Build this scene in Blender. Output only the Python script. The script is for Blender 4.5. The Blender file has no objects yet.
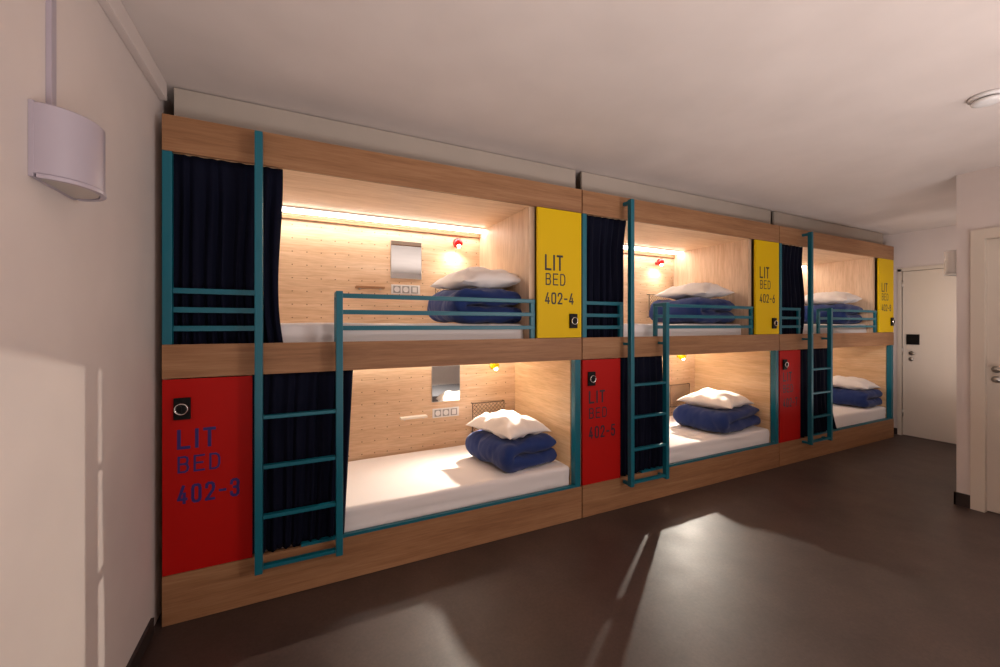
import bpy, bmesh, math, random
from mathutils import Vector, noise
C = bpy.context.scene.collection
S = bpy.context.scene
PI = math.pi

# ------------------------------------------------------------------ camera
cam_d = bpy.data.cameras.new('camera'); cam = bpy.data.objects.new('camera', cam_d); C.objects.link(cam)
cam.location = (0, -2.4, 1.418)
cam.rotation_euler = (PI/2, 0, -math.atan(199/405))
cam_d.sensor_width = 36; cam_d.lens = 405/1000*36; cam_d.shift_y = -0.0085; cam_d.clip_start = 0.02
S.camera = cam
# ------------------------------------------------------------------ world, exposure
w = bpy.data.worlds.new('world'); S.world = w; w.use_nodes = True
w.node_tree.nodes['Background'].inputs[0].default_value = (0.02, 0.025, 0.04, 1)
w.node_tree.nodes['Background'].inputs[1].default_value = 0.3
S.view_settings.view_transform = 'Standard'; S.view_settings.look = 'None'
S.view_settings.gamma = 1; S.view_settings.use_curve_mapping = False
S.view_settings.exposure = 0.62
# ------------------------------------------------------------------ room fill lights
def area(name, loc, rot, size, energy, col, spread=180):
    d = bpy.data.lights.new(name, 'AREA'); d.shape = 'RECTANGLE'; d.size, d.size_y = size
    d.energy = energy; d.color = col; d.spread = math.radians(spread)
    o = bpy.data.objects.new(name, d); C.objects.link(o); o.location = loc; o.rotation_euler = rot
    return o
# fill lights without fixtures, added to brighten ceiling, bunk fronts and far door
UPC = (1.0, 0.90, 0.87)
area('ceiling_fill', (1.8, -3.2, .3), (math.radians(170), 0, 0), (4.8, 1.3), 50, UPC, 145)  # added fill behind the camera, lifts the ceiling from below
area('wall_fill', (3.4, -4.3, 1.7), Vector((-3.4, 3.0, .1)).to_track_quat('-Z', 'Y').to_euler(), (0.9, 0.9), 15, UPC, 130)  # added fill for the left wall and bunk fronts
area('ceiling_fill', (5.6, -.85, .5), (math.radians(180), 0, 0), (1.8, 0.5), 5, UPC)  # added fill, lifts the ceiling of the far recess
area('corridor_fill', (5.3, -.98, 1.7), Vector((1.6, .5, -.1)).to_track_quat('-Z', 'Y').to_euler(), (0.3, 0.15), 3.2, UPC, 120)  # added fill aimed at the far door, no lamp there
# ------------------------------------------------------------------ materials
def lin(c): return tuple((x/255/12.92 if x/255 <= .04045 else ((x/255+.055)/1.055)**2.4) for x in c) + (1,)
def mat(name, col, rough=.5, metal=0, spec=.5):
    m = bpy.data.materials.new(name); m.use_nodes = True
    b = m.node_tree.nodes['Principled BSDF']
    b.inputs['Base Color'].default_value = lin(col); b.inputs['Roughness'].default_value = rough
    b.inputs['Metallic'].default_value = metal; b.inputs['Specular IOR Level'].default_value = spec
    return m
def N(m, t): return m.node_tree.nodes.new(t)
def L(m, a, b): m.node_tree.links.new(a, b)
def ramp(m, fac, stops):
    r = N(m, 'ShaderNodeValToRGB'); e = r.color_ramp.elements
    while len(e) < len(stops): e.new(.5)
    for i, (p, c) in enumerate(stops): e[i].position = p; e[i].color = lin(c)
    L(m, fac, r.inputs[0]); return r.outputs[0]
def tex(m, scale, sc=3, det=4, rough=.6, rnd=True, dist=0):
    tc = N(m, 'ShaderNodeTexCoord'); mp = N(m, 'ShaderNodeMapping'); mp.inputs['Scale'].default_value = scale
    L(m, tc.outputs['Object'], mp.inputs[0])
    n = N(m, 'ShaderNodeTexNoise'); n.inputs['Scale'].default_value = sc
    n.inputs['Detail'].default_value = det; n.inputs['Roughness'].default_value = rough; n.inputs['Distortion'].default_value = dist
    if rnd:
        n.noise_dimensions = '4D'; oi = N(m, 'ShaderNodeObjectInfo'); mu = N(m, 'ShaderNodeMath'); mu.operation = 'MULTIPLY'
        mu.inputs[1].default_value = 20; L(m, oi.outputs['Random'], mu.inputs[0]); L(m, mu.outputs[0], n.inputs['W'])
    L(m, mp.outputs[0], n.inputs[0]); return n.outputs[0]
def bump(m, fac, strength, dist=.01):
    b = N(m, 'ShaderNodeBump'); b.inputs['Strength'].default_value = strength; b.inputs['Distance'].default_value = dist
    L(m, fac, b.inputs['Height']); L(m, b.outputs[0], m.node_tree.nodes['Principled BSDF'].inputs['Normal'])
def base(m): return m.node_tree.nodes['Principled BSDF'].inputs['Base Color']

def wood(name, scale, a, b, c, holes=False):
    m = mat(name, b, .5, 0, .35)
    f1 = tex(m, scale, 1.0, 6, .65, dist=.3)
    col = ramp(m, f1, [(.25, a), (.5, b), (.75, c)])
    s2 = tuple(x*6 for x in scale)
    f2 = tex(m, s2, 1.0, 3, .6)
    g = ramp(m, f2, [(.35, (232, 226, 220)), (.6, (255, 255, 255))])
    mx = N(m, 'ShaderNodeMix'); mx.data_type = 'RGBA'; mx.blend_type = 'MULTIPLY'; mx.inputs[0].default_value = .8
    L(m, col, mx.inputs['A']); L(m, g, mx.inputs['B']); out = mx.outputs['Result']
    if holes:                                        # drilled pin holes of the pegboard
        tc = N(m, 'ShaderNodeTexCoord'); sp = N(m, 'ShaderNodeSeparateXYZ'); L(m, tc.outputs['Object'], sp.inputs[0])
        def M(op, a_, b_=None):
            n = N(m, 'ShaderNodeMath'); n.operation = op
            for i, v in enumerate((a_, b_)):
                if v is None: continue
                if isinstance(v, (int, float)): n.inputs[i].default_value = v
                else: L(m, v, n.inputs[i])
            return n.outputs[0]
        def cell(o, off): return M('SUBTRACT', M('FRACT', M('DIVIDE', M('ADD', o, off), .097)), .5)
        dx = cell(sp.outputs['X'], 10.0); dz = cell(sp.outputs['Z'], 10.022)
        d = M('SQRT', M('ADD', M('MULTIPLY', dx, dx), M('MULTIPLY', dz, dz)))
        hf = M('LESS_THAN', d, .042)
        mh = N(m, 'ShaderNodeMix'); mh.data_type = 'RGBA'; L(m, hf, mh.inputs[0]); L(m, out, mh.inputs['A'])
        mh.inputs['B'].default_value = lin((104, 70, 44)); out = mh.outputs['Result']
    L(m, out, base(m)); return m
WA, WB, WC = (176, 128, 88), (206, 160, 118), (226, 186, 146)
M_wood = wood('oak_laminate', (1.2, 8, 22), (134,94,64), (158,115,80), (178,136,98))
M_peg = wood('oak_pegboard', (1.3, 8, 18), (206,168,132), (222,188,154), (234,206,176), True)
M_woodv = wood('oak_vertical', (10, 14, 1.2), (212,178,146), (224,194,164), (234,208,182))
M_woody = wood('oak_cross', (8, 1.3, 18), (204,164,120), (222,186,144), (234,204,166))
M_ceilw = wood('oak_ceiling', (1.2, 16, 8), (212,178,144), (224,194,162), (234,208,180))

def wallmat(name, col, sc=2.5):
    m = mat(name, col, .75, 0, .25)
    f = tex(m, (1, 1, 1), sc, 3, .5, rnd=False)
    c2 = tuple(int(x*.965) for x in col)
    L(m, ramp(m, f, [(.3, c2), (.7, col)]), base(m))
    f2 = tex(m, (1, 1, 1), 90, 3, .6, rnd=False); bump(m, f2, .06, .004)
    return m
M_wall = wallmat('wall_paint', (216, 204, 198))
M_ceil = wallmat('ceiling_paint', (218, 207, 201))
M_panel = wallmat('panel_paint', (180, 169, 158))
M_floor = mat('vinyl_floor', (60, 48, 46), .42, 0, .65)
f1 = tex(M_floor, (1, 1, 1), 2.2, 8, .7, rnd=False)
f2 = tex(M_floor, (1, 1, 1), 60, 4, .7, rnd=False)
mxf = N(M_floor, 'ShaderNodeMix'); mxf.data_type = 'RGBA'; mxf.blend_type = 'MULTIPLY'; mxf.inputs[0].default_value = .6
L(M_floor, ramp(M_floor, f1, [(.3, (56, 42, 38)), (.7, (82, 64, 58))]), mxf.inputs['A'])
L(M_floor, ramp(M_floor, f2, [(.35, (190, 190, 190)), (.65, (255, 255, 255))]), mxf.inputs['B'])
L(M_floor, mxf.outputs['Result'], base(M_floor)); bump(M_floor, f2, .12, .003)
fr = tex(M_floor, (1, 1, 1), 5, 4, .7, rnd=False)
mr = N(M_floor, 'ShaderNodeMapRange'); mr.inputs['To Min'].default_value = .42; mr.inputs['To Max'].default_value = .56
L(M_floor, fr, mr.inputs[0]); L(M_floor, mr.outputs[0], M_floor.node_tree.nodes['Principled BSDF'].inputs['Roughness'])
M_base = mat('baseboard_dark', (46, 36, 34), .5)
M_teal = mat('teal_steel', (0, 98, 116), .38, 0, .5)
M_red = mat('red_laminate', (178, 12, 6), .55, 0, .2)
M_yel = mat('yellow_laminate', (222, 184, 0), .55, 0, .2)
M_ink = mat('black_ink', (28, 24, 24), .5)
M_navyink = mat('navy_ink', (44, 26, 104), .5)
M_plumink = mat('plum_ink', (52, 14, 34), .5)
M_black = mat('black_plastic', (10, 9, 10), .5, 0, .2)
M_dark = mat('dark_void', (14, 12, 12), .8)
M_steel = mat('brushed_steel', (196, 192, 186), .3, 1)
M_chrome = mat('chrome', (216, 212, 208), .18, 1)
M_white = mat('white_plastic', (222, 218, 216), .38)
M_lampbody = mat('lilac_white_plastic', (172, 162, 172), .35)
M_door = mat('door_paint', (214, 202, 188), .45)
M_frame = mat('door_frame_paint', (208, 196, 182), .5)
M_mirror = mat('mirror', (235, 238, 236), .02, 1)
M_wire = mat('net_wire', (44, 30, 22), .5)
M_outlet = mat('outlet_grey', (150, 148, 146), .4)
def cloth(name, col, rough=.9, sc=260, st=.1, sheen=.2):
    m = mat(name, col, rough, 0, .15)
    m.node_tree.nodes['Principled BSDF'].inputs['Sheen Weight'].default_value = sheen
    bump(m, tex(m, (1, 1, 1), sc, 3, .6), st, .002); return m
M_curt = cloth('navy_curtain', (7, 11, 31), .85, sheen=0)
M_duvet = cloth('navy_duvet', (36, 56, 112), .8, 16, .6)
M_sheet = cloth('white_sheet', (236, 230, 228), .85, 14, .22)
M_pillow = cloth('white_pillow', (238, 232, 228), .85, 22, .3)
M_terry = cloth('cream', (230, 220, 206))
def emis(name, col, s):
    m = bpy.data.materials.new(name); m.use_nodes = True
    b = m.node_tree.nodes['Principled BSDF']; b.inputs['Base Color'].default_value = lin(col)
    b.inputs['Emission Color'].default_value = lin(col); b.inputs['Emission Strength'].default_value = s
    return m
M_ledlow = emis('led_diffuser_low', (255, 246, 236), 9.0)
M_led = emis('led_diffuser', (255, 247, 238), 9.5)
M_bulb = emis('lamp_bulb', (255, 232, 180), 14)
def shade(name, col):
    m = mat(name, col, .25); b = m.node_tree.nodes['Principled BSDF']
    b.inputs['Transmission Weight'].default_value = .35
    return m
M_sred = shade('red_shade', (214, 24, 34)); M_syel = shade('yellow_shade', (250, 228, 16))

# ------------------------------------------------------------------ mesh helpers
def bx(bm, x0, x1, y0, y1, z0, z1, bev=0.0):
    vs = [bm.verts.new((x, y, z)) for x in (x0, x1) for y in (y0, y1) for z in (z0, z1)]
    q = [(0,1,3,2),(4,6,7,5),(0,4,5,1),(2,3,7,6),(0,2,6,4),(1,5,7,3)]
    fs = [bm.faces.new([vs[i] for i in f]) for f in q]
    if bev:
        es = list({e for f in fs for e in f.edges})
        bmesh.ops.bevel(bm, geom=es, offset=bev, segments=2, profile=.7, affect='EDGES')
def tube(bm, pts, r, n=10, cap=True):
    rings = []
    pts = [Vector(p) for p in pts]
    for i, p in enumerate(pts):
        d = (pts[min(i+1, len(pts)-1)] - pts[max(i-1, 0)]).normalized()
        a = d.cross(Vector((0,0,1)));
        if a.length < .05: a = d.cross(Vector((0,1,0)))
        a.normalize(); b = d.cross(a)
        rings.append([bm.verts.new(p + (a*math.cos(t*2*PI/n) + b*math.sin(t*2*PI/n))*r) for t in range(n)])
    for i in range(len(rings)-1):
        for k in range(n):
            bm.faces.new((rings[i][k], rings[i][(k+1)%n], rings[i+1][(k+1)%n], rings[i+1][k]))
    if cap: bm.faces.new(rings[0][::-1]); bm.faces.new(rings[-1])
def lathe(bm, prof, c, axis='z', n=28):
    c = Vector(c); rings = []
    for r, h in prof:
        ring = []
        for k in range(n):
            a = 2*PI*k/n; u, v = r*math.cos(a), r*math.sin(a)
            p = {'z': (u, v, h), 'y': (u, h, v), 'x': (h, u, v)}[axis]
            ring.append(bm.verts.new(c + Vector(p)))
        rings.append(ring)
    for i in range(len(rings)-1):
        for k in range(n):
            bm.faces.new((rings[i][k], rings[i][(k+1)%n], rings[i+1][(k+1)%n], rings[i+1][k]))
    for r_, ends in ((rings[0], 0), (rings[-1], 1)):
        try: bm.faces.new(r_[::-1] if not ends else r_)
        except ValueError: pass
def obj(name, bm, m, parent=None, smooth=False, loc=None, merge=True, sharp=None):
    if merge: bmesh.ops.remove_doubles(bm, verts=bm.verts, dist=1e-6)
    bmesh.ops.recalc_face_normals(bm, faces=bm.faces)
    me = bpy.data.meshes.new(name); bm.to_mesh(me); bm.free(); me.materials.append(m)
    if smooth:
        for p in me.polygons: p.use_smooth = True
        if sharp: me.set_sharp_from_angle(angle=math.radians(sharp))
    o = bpy.data.objects.new(name, me); C.objects.link(o)
    if parent: o.parent = parent
    if loc: o.location = loc
    return o
def box(name, dims, m, parent=None, bev=.0):
    bm = bmesh.new(); bx(bm, *dims, bev=bev); return obj(name, bm, m, parent)
def tag(o, label, cat, group=None):
    o['label'] = label; o['category'] = cat
    if group: o['group'] = group
    return o
def thing(name, label, cat, loc=(0,0,0), group=None, rz=0):
    o = bpy.data.objects.new(name, None); C.objects.link(o); o.location = loc; o.rotation_euler = (0,0,rz)
    o.empty_display_size = .05
    return tag(o, label, cat, group)
def struct(o): o['kind'] = 'structure'; return o

# ------------------------------------------------------------------ room shell
XL, XF, YB, YK, H = -.62, 6.95, 1.0, -5.0, 2.6
struct(box('floor', (XL-.1, XF+.1, YK-.1, YB+.1, -.1, 0), M_floor))
struct(box('ceiling', (XL-.1, XF+.1, YK-.1, YB+.1, H, H+.1), M_ceil))
struct(box('wall_left', (XL-.1, XL, YK-.1, YB+.1, 0, H), M_wall))
struct(box('wall_back', (XL, XF, YB, YB+.1, 0, H), M_wall))
struct(box('wall_front', (XL, XF, YK-.1, YK, 0, H), M_wall))
bm = bmesh.new()                                    # far wall with its door opening
bx(bm, XF, XF+.1, .0, YB, 0, H); bx(bm, XF, XF+.1, YK, -.89, 0, H); bx(bm, XF, XF+.1, -.89, .0, 2.105, H)
struct(obj('wall_far', bm, M_wall))
PX, PY = 4.65, -1.118
bm = bmesh.new()                                    # projecting room corner with its door opening
bx(bm, PX, PX+.1, -1.265, PY, 0, H); bx(bm, PX, PX+.1, -2.12, -1.265, 2.075, H); bx(bm, PX, PX+.1, YK, -2.12, 0, H)
bx(bm, PX+.1, XF, PY-.1, PY, 0, H)
struct(obj('wall_right', bm, M_wall))
struct(box('baseboard_left', (XL, XL+.012, YK, -.02, 0, .07), M_base))
bm = bmesh.new(); bx(bm, XF-.012, XF, .04, .16, 0, .08); struct(obj('baseboard_far', bm, M_base))
bm = bmesh.new(); bx(bm, PX-.012, PX, -1.195, PY+.012, 0, .1); bx(bm, PX-.012, XF, PY, PY+.012, 0, .1)
struct(obj('baseboard_right', bm, M_base))
# cornice along the left wall
bm = bmesh.new(); bx(bm, XL, XL+.032, YK, .10, 2.515, H, bev=.006); struct(obj('trim_1', bm, M_wall))
# white filler panels between bunks and ceiling
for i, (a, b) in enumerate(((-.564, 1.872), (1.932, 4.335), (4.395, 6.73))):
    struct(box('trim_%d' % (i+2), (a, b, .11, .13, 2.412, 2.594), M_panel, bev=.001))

def door(name, x, y0, y1, ztop, flip, label):
    """leaf in the plane x, hinges on the far edge; y0 > y1"""
    lf = struct(box(name, (x, x+.04, y1, y0, .008, ztop), M_door, bev=.003)); lf['label'] = label
    return lf
d1 = door('door_1', XF+.005, -.004, -.886, 2.101, 0, 'white far door with a black square card reader')
bm = bmesh.new()
bx(bm, XF-.014, XF+.1, .0, .04, 0, 2.14, .002); bx(bm, XF-.014, XF+.1, -.93, -.89, 0, 2.14, .002); bx(bm, XF-.014, XF+.1, -.93, .04, 2.105, 2.15, .002)
obj('door_frame', bm, M_frame, d1)
def lever(parent, x, y, z, s=-1, ln=.125):
    bm = bmesh.new(); lathe(bm, [(.024, 0), (.026, -.008), (.012, -.01), (.011, -.05)], (x, y, z), 'x', 20)
    tube(bm, [(x-.045, y, z), (x-.05, y+s*.03, z), (x-.048, y+s*ln, z-.002)], .009); obj('door_handle', bm, M_steel, parent, True)
    bm = bmesh.new(); lathe(bm, [(.024, 0), (.026, -.008), (.012, -.009), (.009, -.014)], (x, y, z-.075), 'x', 20); obj('lock_cylinder', bm, M_steel, parent, True)
lever(d1, XF+.005, -.09, 1.06, -1, .05)
box('card_reader', (XF-.012, XF+.005, -.165, -.045, 1.17, 1.30), M_black, d1, .003)
bm = bmesh.new()
for z in (.25, 1.05, 1.9): tube(bm, [(XF-.002, -.006, z), (XF-.002, -.006, z+.09)], .007)
obj('hinge', bm, M_steel, d1, True)
d2 = door('door_2', PX+.03, -1.268, -2.117, 2.068, 0, 'white right hand door with steel lever handle')
bm = bmesh.new()
bx(bm, PX-.016, PX+.1, -1.27, -1.195, 0, 2.145, .003); bx(bm, PX-.016, PX+.1, -2.19, -2.115, 0, 2.145, .003); bx(bm, PX-.016, PX+.1, -2.115, -1.27, 2.07, 2.145, .003)
obj('door_frame', bm, M_frame, d2)
lever(d2, PX+.03, -1.318, 1.085)

# ------------------------------------------------------------------ stroke lettering
G = {  # strokes on a grid: x 0..1, y 0..1 ; arcs given as point lists
 'L': [[(0,1),(0,0),(1,0)]], 'I': [[(0,1),(0,0)]], 'T': [[(0,1),(1,1)],[(.5,1),(.5,0)]],
 'E': [[(1,1),(0,1),(0,0),(1,0)],[(0,.52),(.85,.52)]],
 'D': [[(0,0),(0,1),(.6,1),(.88,.9),(1,.7),(1,.3),(.88,.1),(.6,0),(0,0)]],
 'B': [[(0,0),(0,1),(.65,1),(.88,.93),(.95,.77),(.88,.6),(.65,.53),(0,.53)],[(.65,.53),(.9,.45),(1,.27),(.9,.08),(.65,0),(0,0)]],
 '4': [[(.62,1),(0,.22),(1,.22)],[(.74,.55),(.74,0)]],
 '0': [[(.3,0),(.1,.06),(0,.22),(0,.78),(.1,.94),(.3,1),(.7,1),(.9,.94),(1,.78),(1,.22),(.9,.06),(.7,0),(.3,0)]],
 '2': [[(0,.76),(.08,.93),(.3,1),(.7,1),(.92,.92),(1,.74),(.9,.55),(0,0),(1,0)]],
 '3': [[(0,.78),(.08,.93),(.3,1),(.7,1),(.92,.92),(1,.76),(.92,.6),(.7,.53),(.4,.53)],[(.7,.53),(.92,.45),(1,.26),(.92,.08),(.7,0),(.3,0),(.08,.07),(0,.22)]],
 '5': [[(.95,1),(.1,1),(.05,.52),(.3,.6),(.7,.6),(.92,.5),(1,.3),(.92,.08),(.7,0),(.3,0),(.08,.07),(0,.2)]],
 '6': [[(.7,1),(.1,.45),(0,.27),(.08,.08),(.3,0),(.7,0),(.92,.08),(1,.28),(.92,.5),(.7,.57),(.3,.57),(.1,.45)]],
 '7': [[(0,.82),(0,1),(1,1),(.35,0)]],
 '8': [[(.3,.53),(.1,.62),(.04,.77),(.12,.93),(.32,1),(.68,1),(.88,.93),(.96,.77),(.9,.62),(.7,.53),(.3,.53),(.08,.44),(0,.27),(.08,.07),(.3,0),(.7,0),(.92,.07),(1,.27),(.92,.44),(.7,.53)]],
 '-': [[(.05,.45),(.95,.45)]]}
def text(bm, s, x, z, wd, h, sw, gap, y=.0004):
    """each glyph wd wide and h high, stroke width sw"""
    for ch in s:
        cw = {'I': 0, '-': wd*.75}.get(ch, wd)
        for si, st in enumerate(G[ch]):
            P = [Vector((x + sw/2 + p[0]*cw, 0, z + sw/2 + p[1]*(h-sw))) for p in st]
            for i in range(len(P)-1):
                a, b = P[i], P[i+1]; d = (b-a).normalized(); n = Vector((d.z, 0, -d.x))*sw/2
                e = d*sw/2*.92
                vs = [bm.verts.new(Vector((0, y - .00003*i - .0004*si, 0)) + q) for q in (a-e+n, b+e+n, b+e-n, a-e-n)]
                bm.faces.new(vs)
        x += cw + sw + gap
    return x
def lettering(parent, x, z, num, ink, yellow):
    if yellow: rows = (('LIT', x, z+.237, .040, .112, .015, .014), ('BED', x+.006, z+.133, .036, .085, .009, .016), (num, x, z, .0305, .083, .011, .0115))
    else: rows = (('LIT', x, z+.262, .038, .095, .0145, .017), ('BED', x+.002, z+.149, .036, .080, .009, .017), (num, x, z, .0285, .090, .0125, .0135))
    for rw in rows:
        bm = bmesh.new(); text(bm, *rw); obj('lettering', bm, ink, parent, merge=False)
def lock(parent, x, z, side):
    bm = bmesh.new(); bx(bm, x-.033, x+.033, -.012, 0, z-.052, z+.052, .004); lk = obj('lock', bm, M_black, parent)
    bm = bmesh.new(); lathe(bm, [(.021, -.012), (.027, -.012), (.0275, -.026), (.0235, -.028), (.0225, -.02), (.021, -.019)], (x, 0, z), 'y', 32)
    obj('ring', bm, M_chrome, lk, True)
    bm = bmesh.new(); lathe(bm, [(.020, -.012), (.019, -.024), (.004, -.026)], (x, 0, z), 'y', 24); bx(bm, x-.003, x+.003, -.03, -.024, z-.014, z+.014, .001)
    obj('knob', bm, M_black, lk)

# ------------------------------------------------------------------ bunk units
F0, M0, M1, T0, T1 = .235, 1.165, 1.325, 2.24, 2.41
XA, XB = -.588, 1.849
def bunk(i, x0, label, nums, ty, tr, ly, lr, ink_r):
    t = thing('bunk_bed_unit', label, 'bunk bed', (x0, 0, 0), 'built-in double-decker sleeping modules')
    e = .003
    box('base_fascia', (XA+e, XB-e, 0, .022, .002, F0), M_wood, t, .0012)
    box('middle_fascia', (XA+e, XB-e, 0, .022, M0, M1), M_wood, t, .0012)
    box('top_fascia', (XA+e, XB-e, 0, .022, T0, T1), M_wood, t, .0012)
    box('end_panel', (XA+e, XA+.02, .028, .94, .002, T1-.012), M_woodv, t)
    box('end_panel', (XB-.02, XB-e, .022, .94, .002, T1-.012), M_woodv, t)
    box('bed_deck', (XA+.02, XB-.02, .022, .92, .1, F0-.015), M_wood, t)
    box('bed_deck', (XA+.02, XB-.02, .022, .92, M0+.03, M1-.06), M_ceilw, t)
    box('ceiling_panel', (XA+.02, XB-.02, .022, .94, T0+.006, T0+.024), M_ceilw, t)
    box('back_panel', (XA+.02, XB-.02, .92, .938, M1-.06, T0+.006), M_peg, t)
    box('back_panel', (XA+.02, XB-.02, .92, .938, F0-.015, M0+.03), M_peg, t)
    box('partition', (1.428, 1.474, .047, .92, M1-.06+.001, T0+.006), M_woodv, t, .001)
    box('partition', (1.7845, 1.80, .055, .92, F0-.015, M0+.03), M_woody, t)
    box('partition', (-.243, -.2255, .03, .92, F0-.015, M0+.03), M_woody, t)
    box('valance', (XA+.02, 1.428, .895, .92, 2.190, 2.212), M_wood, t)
    # led profiles
    for (a, b, y, z, hh, lm) in ((XA+.03, 1.42, .77, T0+.006, .075, M_led), (-.2, 1.77, .84, M0+.03, .03, M_ledlow)):
        bm = bmesh.new(); bx(bm, a, b, y, y+hh+.02, z-.012, z-.0005); lp = obj('led_profile', bm, M_white, t)
        bm = bmesh.new(); bx(bm, a+.005, b-.005, y+.004, y+hh+.016, z-.024, z-.0125); obj('led_diffuser', bm, lm, lp)
    # locker doors
    yd = box('locker_door', (1.469, XB-.005, .001, .019, M1+.003, T0-.003), M_yel, t, .001); yd['label'] = 'yellow upper locker door'
    lettering(yd, 1.529, ty, nums[0], M_ink, True); lock(yd, *ly, 1)
    rd = box('locker_door', (XA+.004, -.223, .001, .019, F0+.003, M0-.005), M_red, t, .001); rd['label'] = 'red lower locker door'
    lettering(rd, -.528, tr, nums[1], ink_r, False); lock(rd, *lr, -1)
    # steelwork of the unit
    def post(a, b, y0, y1, z0, z1): return box('post', (a, b, y0, y1, z0, z1), M_teal, t, .003)
    post(-.585, -.547, .0, .027, M1+.001, T0-.001)
    post(1.788, 1.836, .001, .050, F0, M0-.001)
    box('base_rail', (.0, 1.788, .002, .03, F0, F0+.016), M_teal, t, .001)
    def guard(xs, xe, pl, pr, label):
        bm = bmesh.new()
        for z in (1.583, 1.491, 1.401): bx(bm, xs, xe, .018, .042, z-.0132, z+.0132, .004)
        for f, x in ((pl, xs), (pr, xe-.034)):
            if f: bx(bm, x, x+.034, .0225, .045, 1.29, 1.597, .004)
        g = obj('guard_rail', bm, M_teal, t); g['label'] = label
    guard(-.585, -.178, False, True, 'short three-bar guard rail'); guard(.166, 1.461, True, True, 'long three-bar guard rail')
    bm = bmesh.new(); bx(bm, .166, .204, -.054, .03, 1.571, 1.597, .004); obj('guard_link', bm, M_teal, t)
    # dark recess behind the left edge
    return t
bunks = [
 bunk(0, 0, 'oak double bunk nearest the left wall, with locker doors 402-4 and 402-3', ('402-4', '402-3'), 1.565, .563, (1.768, 1.447), (-.507, 1.02), M_navyink),
 bunk(1, 2.44, 'oak double bunk in the middle, with locker doors 402-6 and 402-5', ('402-6', '402-5'), 1.635, .572, (1.755, 1.435), (-.507, 1.02), M_plumink),
 bunk(2, 4.88, 'oak double bunk at the far end by the door, with locker doors 402-8 and 402-7', ('402-8', '402-7'), 1.59, .585, (1.79, 1.46), (-.507, 1.02), M_plumink)]

# ------------------------------------------------------------------ ladders
def ladder(x0, label):
    t = thing('ladder', label, 'ladder', (x0, -.075, 0), 'teal steel bunk ladders')
    for x, top in ((-.187, 2.372), (.184, 1.600)):
        bm = bmesh.new(); bx(bm, x-.0175, x+.0175, -.019, .019, .19, top, .005); r = obj('side_rail', bm, M_teal, t)
        for z, h in [(2.352, .013)]*(top > 2) + [(1.272, .010), (.203, .011)]:
            box('wall_bracket', (x-h, x+h, .019, .0745, z-h, z+h), M_teal, r, .002)
    for z in (.218, .466, .713, .960):
        box('rung', (-.168, .165, -.016, .016, z-.009, z+.009), M_teal, t, .003)
    return t
ladder(0, 'teal ladder nearest the left wall, between red locker 402-3 and its bed')
ladder(2.44, 'teal ladder in the middle, beside red locker 402-5')
ladder(4.88, 'teal ladder farthest away, beside red locker 402-7')

# ------------------------------------------------------------------ curtains
def curtain(x0, top, bot, z0, z1, y, n, seed, label, group, bulge=0.0, amp=.016):
    rnd = random.Random(seed); ph = [rnd.uniform(-.5, .5) for _ in range(n*2+4)]
    bm = bmesh.new(); NX, NZ = n*12, 26; rows = []
    for j in range(NZ+1):
        v = j/NZ; z = z1 + (z0-z1)*v
        xr = top + (bot-top)*v + bulge*math.sin(PI*v)*v; row = []
        for k in range(NX+1):
            u = k/NX; a = u*n*2*PI
            wob = noise.noise(Vector((u*5+seed, v*1.7, 0)))*.9
            x = x0 + (xr-x0)*(u + .012*math.sin(a*.5+ph[int(u*n)]))
            yy = y - .026*(1-min(1, v*4))*(z1 > 2) + (.35+.65*min(1, v*4) if z1 > 2 else 1)*amp*(.75+.25*min(1, v*3))*math.sin(a + wob*1.6 + ph[int(u*n)//2]*.6) + .008*math.sin(2.3*a+seed)*v
            row.append(bm.verts.new((x, yy, z + .006*math.sin(a*1.0+1)*(v > .97))))
        rows.append(row)
    for j in range(NZ):
        for k in range(NX): bm.faces.new((rows[j][k], rows[j][k+1], rows[j+1][k+1], rows[j+1][k]))
    o = obj('bunk_curtain', bm, M_curt, None, True)
    m_ = o.modifiers.new('s', 'SOLIDIFY'); m_.thickness = .003; m_.offset = 0
    return tag(o, label, 'curtain', group)
gu, gl = 'navy curtains of the upper beds', 'navy curtains of the lower beds'
curtain(-.566, -.085, -.075, M1-.052, T0+.004, .068, 8, 1, 'navy curtain on upper bed 402-4, left of the ladder nearest the left wall', gu, -.05)
curtain(2.44-.566, 2.44-.13, 2.44-.14, M1-.052, T0+.004, .068, 7, 2, 'navy curtain on the middle upper bed, right of yellow locker 402-4', gu)
curtain(4.88-.566, 4.88-.10, 4.88-.10, M1-.052, T0+.004, .068, 7, 3, 'navy curtain on the far upper bed, right of yellow locker 402-6', gu, .12)
curtain(-.2235, .262, .215, .239, M0-.001, .026, 8, 4, 'navy curtain behind the ladder nearest the left wall, right of red locker 402-3', gl, .0, .012)
curtain(2.44-.2235, 2.44+.25, 2.44+.25, .239, M0-.001, .026, 7, 5, 'navy curtain behind the middle ladder, right of red locker 402-5', gl, 0, .012)
curtain(4.88-.2235, 4.88+.34, 4.88+.52, .239, M0-.001, .026, 7, 6, 'navy curtain behind the farthest ladder, right of red locker 402-7', gl, -.1, .012)

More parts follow.
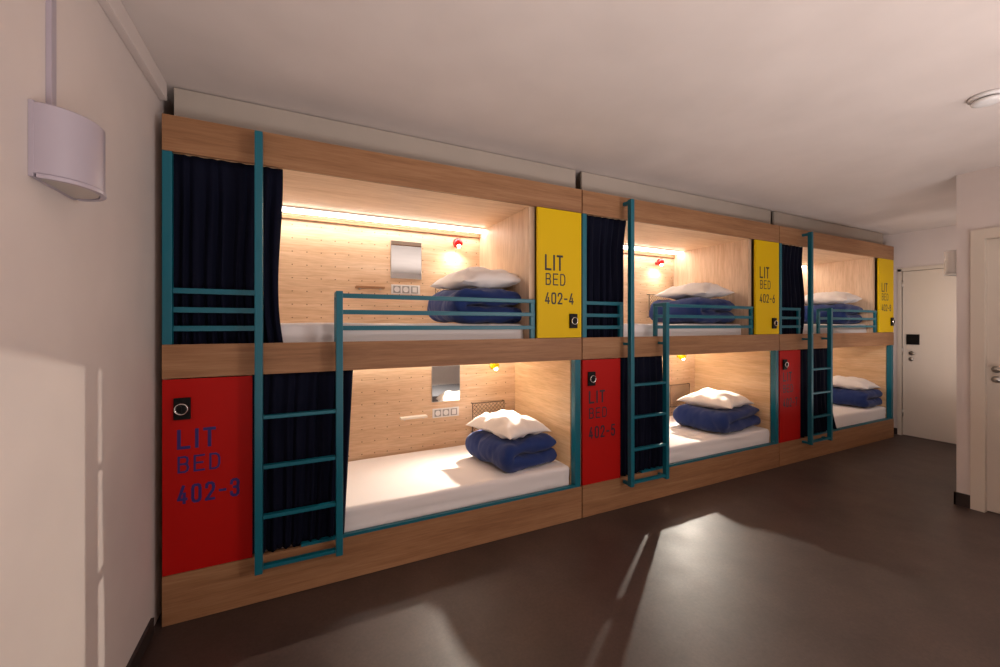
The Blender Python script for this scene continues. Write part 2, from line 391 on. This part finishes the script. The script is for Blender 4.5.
# ------------------------------------------------------------------ bedding
def sgn(x): return 1 if x >= 0 else -1
def rounded(sx, sy, sz, r, nx, ny, nz, amp, sc, seed):
    """rounded box centred on x,y with its bottom at 0; soft wrinkles"""
    bm = bmesh.new()
    def ax(n, s):
        inner = [-s/2 + r + (s-2*r)*i/n for i in range(n+1)]; e = [r*q for q in (0, .12, .35, .65)]
        return [-s/2+q for q in e] + inner + [s/2-q for q in reversed(e)]
    X, Y, Z = ax(nx, sx), ax(ny, sy), ax(nz, sz)
    cache = {}
    def vert(i, j, k):
        if (i, j, k) in cache: return cache[(i, j, k)]
        p = Vector((X[i], Y[j], Z[k])); q = Vector((max(-sx/2+r, min(sx/2-r, p.x)), max(-sy/2+r, min(sy/2-r, p.y)), max(-sz/2+r, min(sz/2-r, p.z))))
        d = p-q; d = d.normalized() if d.length > 1e-9 else Vector((0,0,0)); p = q + d*r
        w_ = noise.noise(Vector((p.x*sc+seed, p.y*sc*1.6, p.z*sc*2)))*amp + noise.noise(Vector((p.x*sc*1.2+seed, p.y*sc*.5, p.z*sc*9)))*amp*.9*(1 if abs(d.y) > .5 else .3)
        p += d*w_; p.z += sz/2
        cache[(i, j, k)] = bm.verts.new(p); return cache[(i, j, k)]
    a, b, c = len(X)-1, len(Y)-1, len(Z)-1
    for i in range(a):
        for j in range(b):
            for k in (0, c): bm.faces.new((vert(i,j,k), vert(i+1,j,k), vert(i+1,j+1,k), vert(i,j+1,k)))
    for i in range(a):
        for k in range(c):
            for j in (0, b): bm.faces.new((vert(i,j,k), vert(i+1,j,k), vert(i+1,j,k+1), vert(i,j,k+1)))
    for j in range(b):
        for k in range(c):
            for i in (0, a): bm.faces.new((vert(i,j,k), vert(i,j+1,k), vert(i,j+1,k+1), vert(i,j,k+1)))
    return bm
def mattress(x0, x1, z0, z1, seed, label, y0=.048):
    bm = rounded(x1-x0, .905-y0, z1-z0, .028, 60, 26, 6, .006, 3.2, seed)
    o = obj('mattress', bm, M_sheet, None, True, ((x0+x1)/2, (y0+.905)/2, z0))
    return tag(o, label, 'mattress', 'mattresses under white fitted sheets')
UZ, LZ = 1.427, .378
for i, nm in enumerate(('402-4', '402-6', '402-8')):
    mattress(i*2.44-.56, i*2.44+1.422, M1-.058, UZ, i*7, 'white sheeted mattress of the upper bed beside yellow locker %s' % nm, .10)
for i, nm in enumerate(('nearest the left wall, right of red locker 402-3', 'in the middle, right of red locker 402-5', 'farthest away, right of red locker 402-7')):
    mattress(i*2.44-.22, i*2.44+1.783, F0-.013, LZ, 30+i*7, 'white sheeted mattress of the lower bed %s' % nm)

def duvet(x, y, z, lx, ly, th, rz, seed, label, flip=1):
    """folded in two, the fold on the left and the open ends on the right"""
    rnd = random.Random(seed)
    path = []; NP = 26; R = th*.50
    for i in range(NP+1): path.append((lx/2 + .02 - (lx - R)*i/NP, -R))
    for i in range(1, 12): a = -PI/2 - PI*i/12; path.append((-lx/2 + R + R*math.cos(a)*1.0, R*math.sin(a)))
    for i in range(NP+1): path.append((-lx/2 + R + (lx - R - .01)*i/NP, R))
    P = [Vector((p[0], 0, p[1])) for p in path]; n = len(P); NY = 40
    length = [0]
    for i in range(1, n): length.append(length[-1] + (P[i]-P[i-1]).length)
    tot = length[-1]
    bm = bmesh.new(); rings = []
    for j in range(NY+1):
        v = -1 + 2*j/NY; s = max(0.10, (1-abs(v)**12))**.5; ring = []
        yy = v*ly/2
        for side in (1, -1):
            rng = range(n) if side == 1 else range(n-1, -1, -1)
            for i in rng:
                d = (P[min(i+1, n-1)] - P[max(i-1, 0)]).normalized(); nn = Vector((d.z, 0, -d.x))
                u = length[i]/tot; endt = max(.22, 1-abs(2*u-1)**26)**.5
                # quilting: dimples where the diagonal stitch lines cross
                a = length[i]*15; b = (yy+.03*seed)*15
                q = abs(math.sin((a+b)*.5))*abs(math.sin((a-b)*.5)); q = .76 + .40*q**.45
                h = th*.5*s*endt*q*(1 if side == 1 else .92)
                p = P[i] + nn*side*h
                w_ = noise.noise(Vector((p.x*9+seed, yy*8, p.z*9)))*.014 + noise.noise(Vector((p.x*22+seed, yy*30, p.z*22)))*.008
                p = p + nn*side*w_*s
                e = noise.noise(Vector((p.x*6, seed*3.3, p.z*12+j*.0)))*.03
                ring.append(bm.verts.new((p.x, yy + e*abs(v)**3*sgn(v), p.z + R + th/2)))
        rings.append(ring)
    m_ = len(rings[0])
    for j in range(NY):
        for k in range(m_): bm.faces.new((rings[j][k], rings[j][(k+1)%m_], rings[j+1][(k+1)%m_], rings[j+1][k]))
    for rg in (rings[0], rings[-1]):
        for k in range(n-1):
            bm.faces.new((rg[k], rg[k+1], rg[m_-2-k], rg[m_-1-k]))
    for ring_v in bm.verts: 
        if ring_v.co.z < 0: ring_v.co.z *= .1
    o = obj('folded_duvet', bm, M_duvet, None, True, (x, y, z)); o.rotation_euler = (0, 0, rz); o.scale = (1, 1, 1)
    sb = o.modifiers.new('s', 'SUBSURF'); sb.levels = 1; sb.render_levels = 1
    return tag(o, label, 'duvet', 'folded navy duvets')
def pillow(x, y, z, lx, ly, h, rz, rx, ry, seed, label, droop=.014):
    bm = bmesh.new(); n = 34; g = {}
    for s in (1, -1):
        for i in range(n+1):
            for j in range(n+1):
                u = math.sin((-1+2*i/n)*PI/2); v = math.sin((-1+2*j/n)*PI/2)
                if s == -1 and (i in (0, n) or j in (0, n)): g[(s,i,j)] = g[(1,i,j)]; continue
                X = u*(1-.10*(1-v*v)); Y = v*(1-.12*(1-u*u))
                t = ((1-abs(u)**2.6)*(1-abs(v)**2.6))
                z_ = h/2*max(t, 0)**.55*(1 if s == 1 else .6)
                fold = noise.noise(Vector((X*2.2+seed, Y*2.2, s*2)))*.022 + noise.noise(Vector((X*6+seed, Y*4.5, s)))*.009
                r = math.atan2(Y, X); edge = (u*u+v*v)*.5
                fold += .006*math.sin(r*17+seed)*edge
                g[(s,i,j)] = bm.verts.new((X*lx/2, Y*ly/2, s*(z_ + fold*min(1, t*6)) + .012*noise.noise(Vector((X*2, Y*2, seed))) - droop*((u*u*v*v)**.8 + .3*(u*u+v*v))))
    for s in (1, -1):
        for i in range(n):
            for j in range(n):
                f = [g[(s,i,j)], g[(s,i+1,j)], g[(s,i+1,j+1)], g[(s,i,j+1)]]
                if s == -1: f.reverse()
                bm.faces.new(f)
    o = obj('pillow', bm, M_pillow, None, True, (x, y, z)); o.rotation_euler = (rx, ry, rz)
    return tag(o, label, 'pillow', 'white pillows on the folded duvets')
# lower beds
R_ = math.radians
pos = ['the lower bed nearest the left wall', 'the middle lower bed', 'the farthest lower bed']
for i, (cx, cy, lx, ly, rz) in enumerate(((1.46, .365, .45, .53, 10), (1.42, .365, .70, .54, 9), (1.585, .34, .44, .52, 0))):
    X = i*2.44
    duvet(X+cx, cy, LZ+.002, lx, ly, .108, R_(rz), i+1, 'folded navy duvet on %s' % pos[i])
    pillow(X+cx-.035, cy, LZ+.27, min(lx-.03, .56), ly+.0, .19, R_(rz+4), 0, R_(2), i*3+1, 'white pillow on the duvet of %s' % pos[i])
pos = ['the upper bed left of yellow locker 402-4', 'the upper bed left of yellow locker 402-6', 'the upper bed left of yellow locker 402-8']
for i, (cx, cy, lx, ly, rz) in enumerate(((1.165, .38, .49, .52, 7), (1.07, .38, .64, .52, 9), (1.12, .38, .54, .54, 5))):
    X = i*2.44
    duvet(X+cx, cy, UZ+.002, lx, ly, .122, R_(rz), i+11, 'folded navy duvet on %s' % pos[i])
    pillow(X+cx+.02, cy, UZ+.308, min(lx+.06, .60), ly+.0, .20, R_(rz+2), 0, R_(-3), i*3+12, 'white pillow on the duvet of %s' % pos[i], .006)

# ------------------------------------------------------------------ fittings on the back panels
YW = .9195
def mirror(x0, z0, label):
    t = thing('mirror', label, 'mirror', (x0, YW, z0), 'small mirrors on the pegboards')
    box('frame', (0, .253, -.006, 0, 0, .306), M_steel, t, .001); box('glass', (.004, .249, -.0085, -.0062, .004, .302), M_mirror, t)
def socket(x0, z0, label):
    t = thing('socket_plate', label, 'power socket', (x0, YW, z0), 'socket plates on the pegboards')
    box('plate', (0, .235, -.008, 0, 0, .078), M_white, t, .002)
    for k in range(3):
        cx = .045 + k*.072
        bm = bmesh.new(); bx(bm, cx-.029, cx+.029, -.0105, -.0082, .010, .068, .001); p = obj('module', bm, M_outlet, t)
        bm = bmesh.new()
        if k < 2:
            lathe(bm, [(.022, -.0107), (.0215, -.0125), (.019, -.0125), (.018, -.0109)], (cx, 0, .039), 'y', 24)
            for q in (-.008, .008): lathe(bm, [(.003, -.0108), (.0028, -.0118)], (cx+q, 0, .039), 'y', 10)
            obj('socket_ring', bm, M_white, p)
        else:
            bx(bm, cx-.018, cx+.018, -.013, -.0108, .018, .060, .001); obj('switch', bm, M_white, p)
def ledge(x0, z0, label, m=None):
    t = thing('wall_ledge', label, 'shelf', (x0, YW, z0), 'narrow oak ledges on the pegboards')
    box('board', (0, .215, -.06, 0, 0, .016), m or M_terry, t, .002)
    for q in (.03, .185):
        bm = bmesh.new(); tube(bm, [(q, -.003, -.0055), (q, -.045, -.0055)], .0045); obj('support_pin', bm, M_steel, t)
def net(x0, z0, label):
    t = thing('net_pocket', label, 'net pocket', (x0, YW, z0), 'mesh pockets on the pegboards')
    W_, H_ = .31, .25; bm = bmesh.new()
    tube(bm, [(0, -.03, 0), (0, -.03, H_), (W_, -.03, H_), (W_, -.03, 0), (0, -.03, 0)], .004, 8)
    for x in (0, W_):
        for z in (0, H_): tube(bm, [(x, -.03, z), (x, -.001, z)], .004, 8)
    obj('frame', bm, M_wire, t)
    bm = bmesh.new(); st = .036
    k = -H_
    while k < W_:
        a, b = max(0, k), min(W_, k+H_)
        if b-a > .005:
            tube(bm, [(a, -.03, a-k), (b, -.03, b-k)], .0014, 5)
            tube(bm, [(a, -.031, H_-(a-k)), (b, -.031, H_-(b-k))], .0014, 5)
        k += st
    obj('mesh', bm, M_wire, t)
def reading_lamp(x, z, m, label, power, colname, aim):
    t = thing('reading_lamp', label, 'lamp', (x, YW, z), 'round reading lamps')
    bm = bmesh.new(); lathe(bm, [(.020, 0), (.020, -.008), (.006, -.010), (.006, -.03)], (0, 0, 0), 'y', 20); obj('base', bm, m, t, True)
    # globe shade, open towards the bottom right
    bm = bmesh.new(); d = Vector((.28, -.25, -.92)).normalized(); a = d.orthogonal().normalized(); b = d.cross(a); c = Vector((0, -.062, 0)); R = .043
    rings = []
    for rr in (R, R-.003):
        for q in range(15):
            th = PI*.66*(q/14) if rr == R else PI*.66*(1-q/14)
            rings.append([bm.verts.new(c - d*rr*math.cos(th) + (a*math.cos(f*PI/14) + b*math.sin(f*PI/14))*max(rr*math.sin(th), 1e-4)) for f in range(28)])
    for q in range(len(rings)-1):
        for f in range(28): bm.faces.new((rings[q][f], rings[q][(f+1)%28], rings[q+1][(f+1)%28], rings[q+1][f]))
    sh = obj('lamp_shade', bm, m, t, True); sh['label'] = colname + ' globe shade'
    bm = bmesh.new(); bmesh.ops.create_uvsphere(bm, u_segments=16, v_segments=10, radius=.016)
    bu = obj('bulb', bm, M_bulb, t, True); bu.location = c + d*.028
    li = bpy.data.lights.new('reading_light', 'SPOT'); li.energy = power; li.color = (1, .9, .77); li.shadow_soft_size = .012
    li.spot_size = math.radians(106 if power > 20 else 150); li.spot_blend = 1
    lo = bpy.data.objects.new('reading_light', li); C.objects.link(lo); lo.parent = t; lo.location = c + Vector((-.004, -.036, -.040))
    lo.rotation_euler = Vector(aim).to_track_quat('-Z', 'Y').to_euler()
up = ['upper bed 402-4', 'upper bed 402-6', 'upper bed 402-8']
lo_ = ['lower bed 402-3', 'lower bed 402-5', 'lower bed 402-7']
for i in range(3):
    X = i*2.44
    if i == 0:
        mirror(X+.648, 1.797, 'small square mirror on the pegboard of the upper bed beside locker 402-4')
        mirror(X+.988, .765, 'small square mirror on the pegboard of the lower bed beside locker 402-3')
        socket(X+.652, 1.668, 'white socket plate under the mirror of the upper bed')
        socket(X+.995, .632, 'white socket plate under the mirror of the lower bed')
        ledge(X+.378, 1.703, 'narrow oak ledge left of the sockets on the upper bed', M_wood)  # darker oak stands in for the shade seen from beneath
        ledge(X+.722, .655, 'narrow oak ledge left of the sockets on the lower bed')
    net(X+1.012, 1.505, 'dark mesh pocket behind the bedding of %s' % up[i]) if i < 2 else None
    net(X+1.348, .48, 'dark mesh pocket behind the pillow of %s' % lo_[i]) if i < 2 else None
    if i < 2:
        reading_lamp(X+1.20-.05*i, 2.115, M_sred, 'red globe reading lamp on the wall of %s' % up[i], 5.0, 'red', (-.15, .15, -1))
        reading_lamp(X+1.548-.05*i, 1.055, M_syel, 'yellow globe reading lamp on the wall of %s' % lo_[i], 80.0, 'yellow', (-1.1, -1.75, -.8))

# ------------------------------------------------------------------ wall lamps, conduit, smoke detector
def wall_lamp(loc, rz, label, mm=None):
    M_lampbody = mm or globals()['M_lampbody']
    t = thing('wall_lamp', label, 'wall lamp', loc, 'bow-fronted white wall lamps', rz)   # local: +y leaves the wall, x along it
    a, b, off, hh = .11, .09, .015, .095
    outline = [(-a, 0)] + [(-a*math.cos(PI*k/24), off + b*math.sin(PI*k/24)) for k in range(25)] + [(a, 0)]
    def prism(o_, z0, z1):
        bm = bmesh.new(); lo = [bm.verts.new((x, y, z0)) for x, y in o_]; hi = [bm.verts.new((x, y, z1)) for x, y in o_]
        bm.faces.new(lo[::-1]); bm.faces.new(hi)
        for k in range(len(o_)): bm.faces.new((lo[k], lo[(k+1)%len(o_)], hi[(k+1)%len(o_)], hi[k]))
        return bm
    body = obj('housing', prism([(x, max(y, .001)) for x, y in outline], -hh+.006, hh), M_lampbody, t, True, sharp=40)
    body.modifiers.new('b', 'BEVEL').width = .003
    obj('lens', prism([(x*.86, .012 + (y-.012)*.86 if y > .012 else .01) for x, y in outline], -hh-.001, -hh+.004), M_steel, t)
    lip = []
    for k in range(25): lip.append((-a*1.01*math.cos(PI*k/24), off + b*1.03*math.sin(PI*k/24)))
    for k in range(24, -1, -1): lip.append((-a*.9*math.cos(PI*k/24), off + b*.88*math.sin(PI*k/24)))
    obj('rim', prism(lip, -hh-.004, -hh+.006), M_lampbody, t, True, sharp=40)
    box('back_plate', (-a-.001, a+.001, 0, .010, -hh-.002, hh+.002), M_lampbody, t, .001)
    return t
wall_lamp((XL+.0005, -.845, 1.893), -PI/2, 'white bow-fronted wall lamp on the left wall')
wall_lamp((4.80, PY+.0005, 1.925), 0, 'white bow-fronted wall lamp near the far door, by the wall corner', M_white)  # whiter plastic than its twin, standing in for stronger light on it
bm = bmesh.new(); bx(bm, XL, XL+.012, -.876, -.850, 1.99, 2.515, .002)
tag(obj('cable_conduit', bm, M_lampbody), 'thin white cable trunking running up the left wall from the lamp', 'cable conduit')
t = thing('smoke_detector', 'white round smoke detector on the ceiling at the right', 'smoke detector', (3.17, -1.635, H))
bm = bmesh.new(); lathe(bm, [(.002, -.0005), (.068, -.0005), (.068, -.014), (.058, -.018), (.050, -.0185)], (0,0,0), 'z', 36); obj('mount', bm, M_white, t, True)
bm = bmesh.new(); lathe(bm, [(.045, -.018), (.045, -.024), (.044, -.0245)], (0,0,0), 'z', 36); obj('vent_slot', bm, M_dark, t, True)
bm = bmesh.new(); lathe(bm, [(.045, -.0245), (.058, -.026), (.056, -.036), (.040, -.044), (.003, -.046)], (0,0,0), 'z', 36); obj('cover', bm, M_white, t, True)
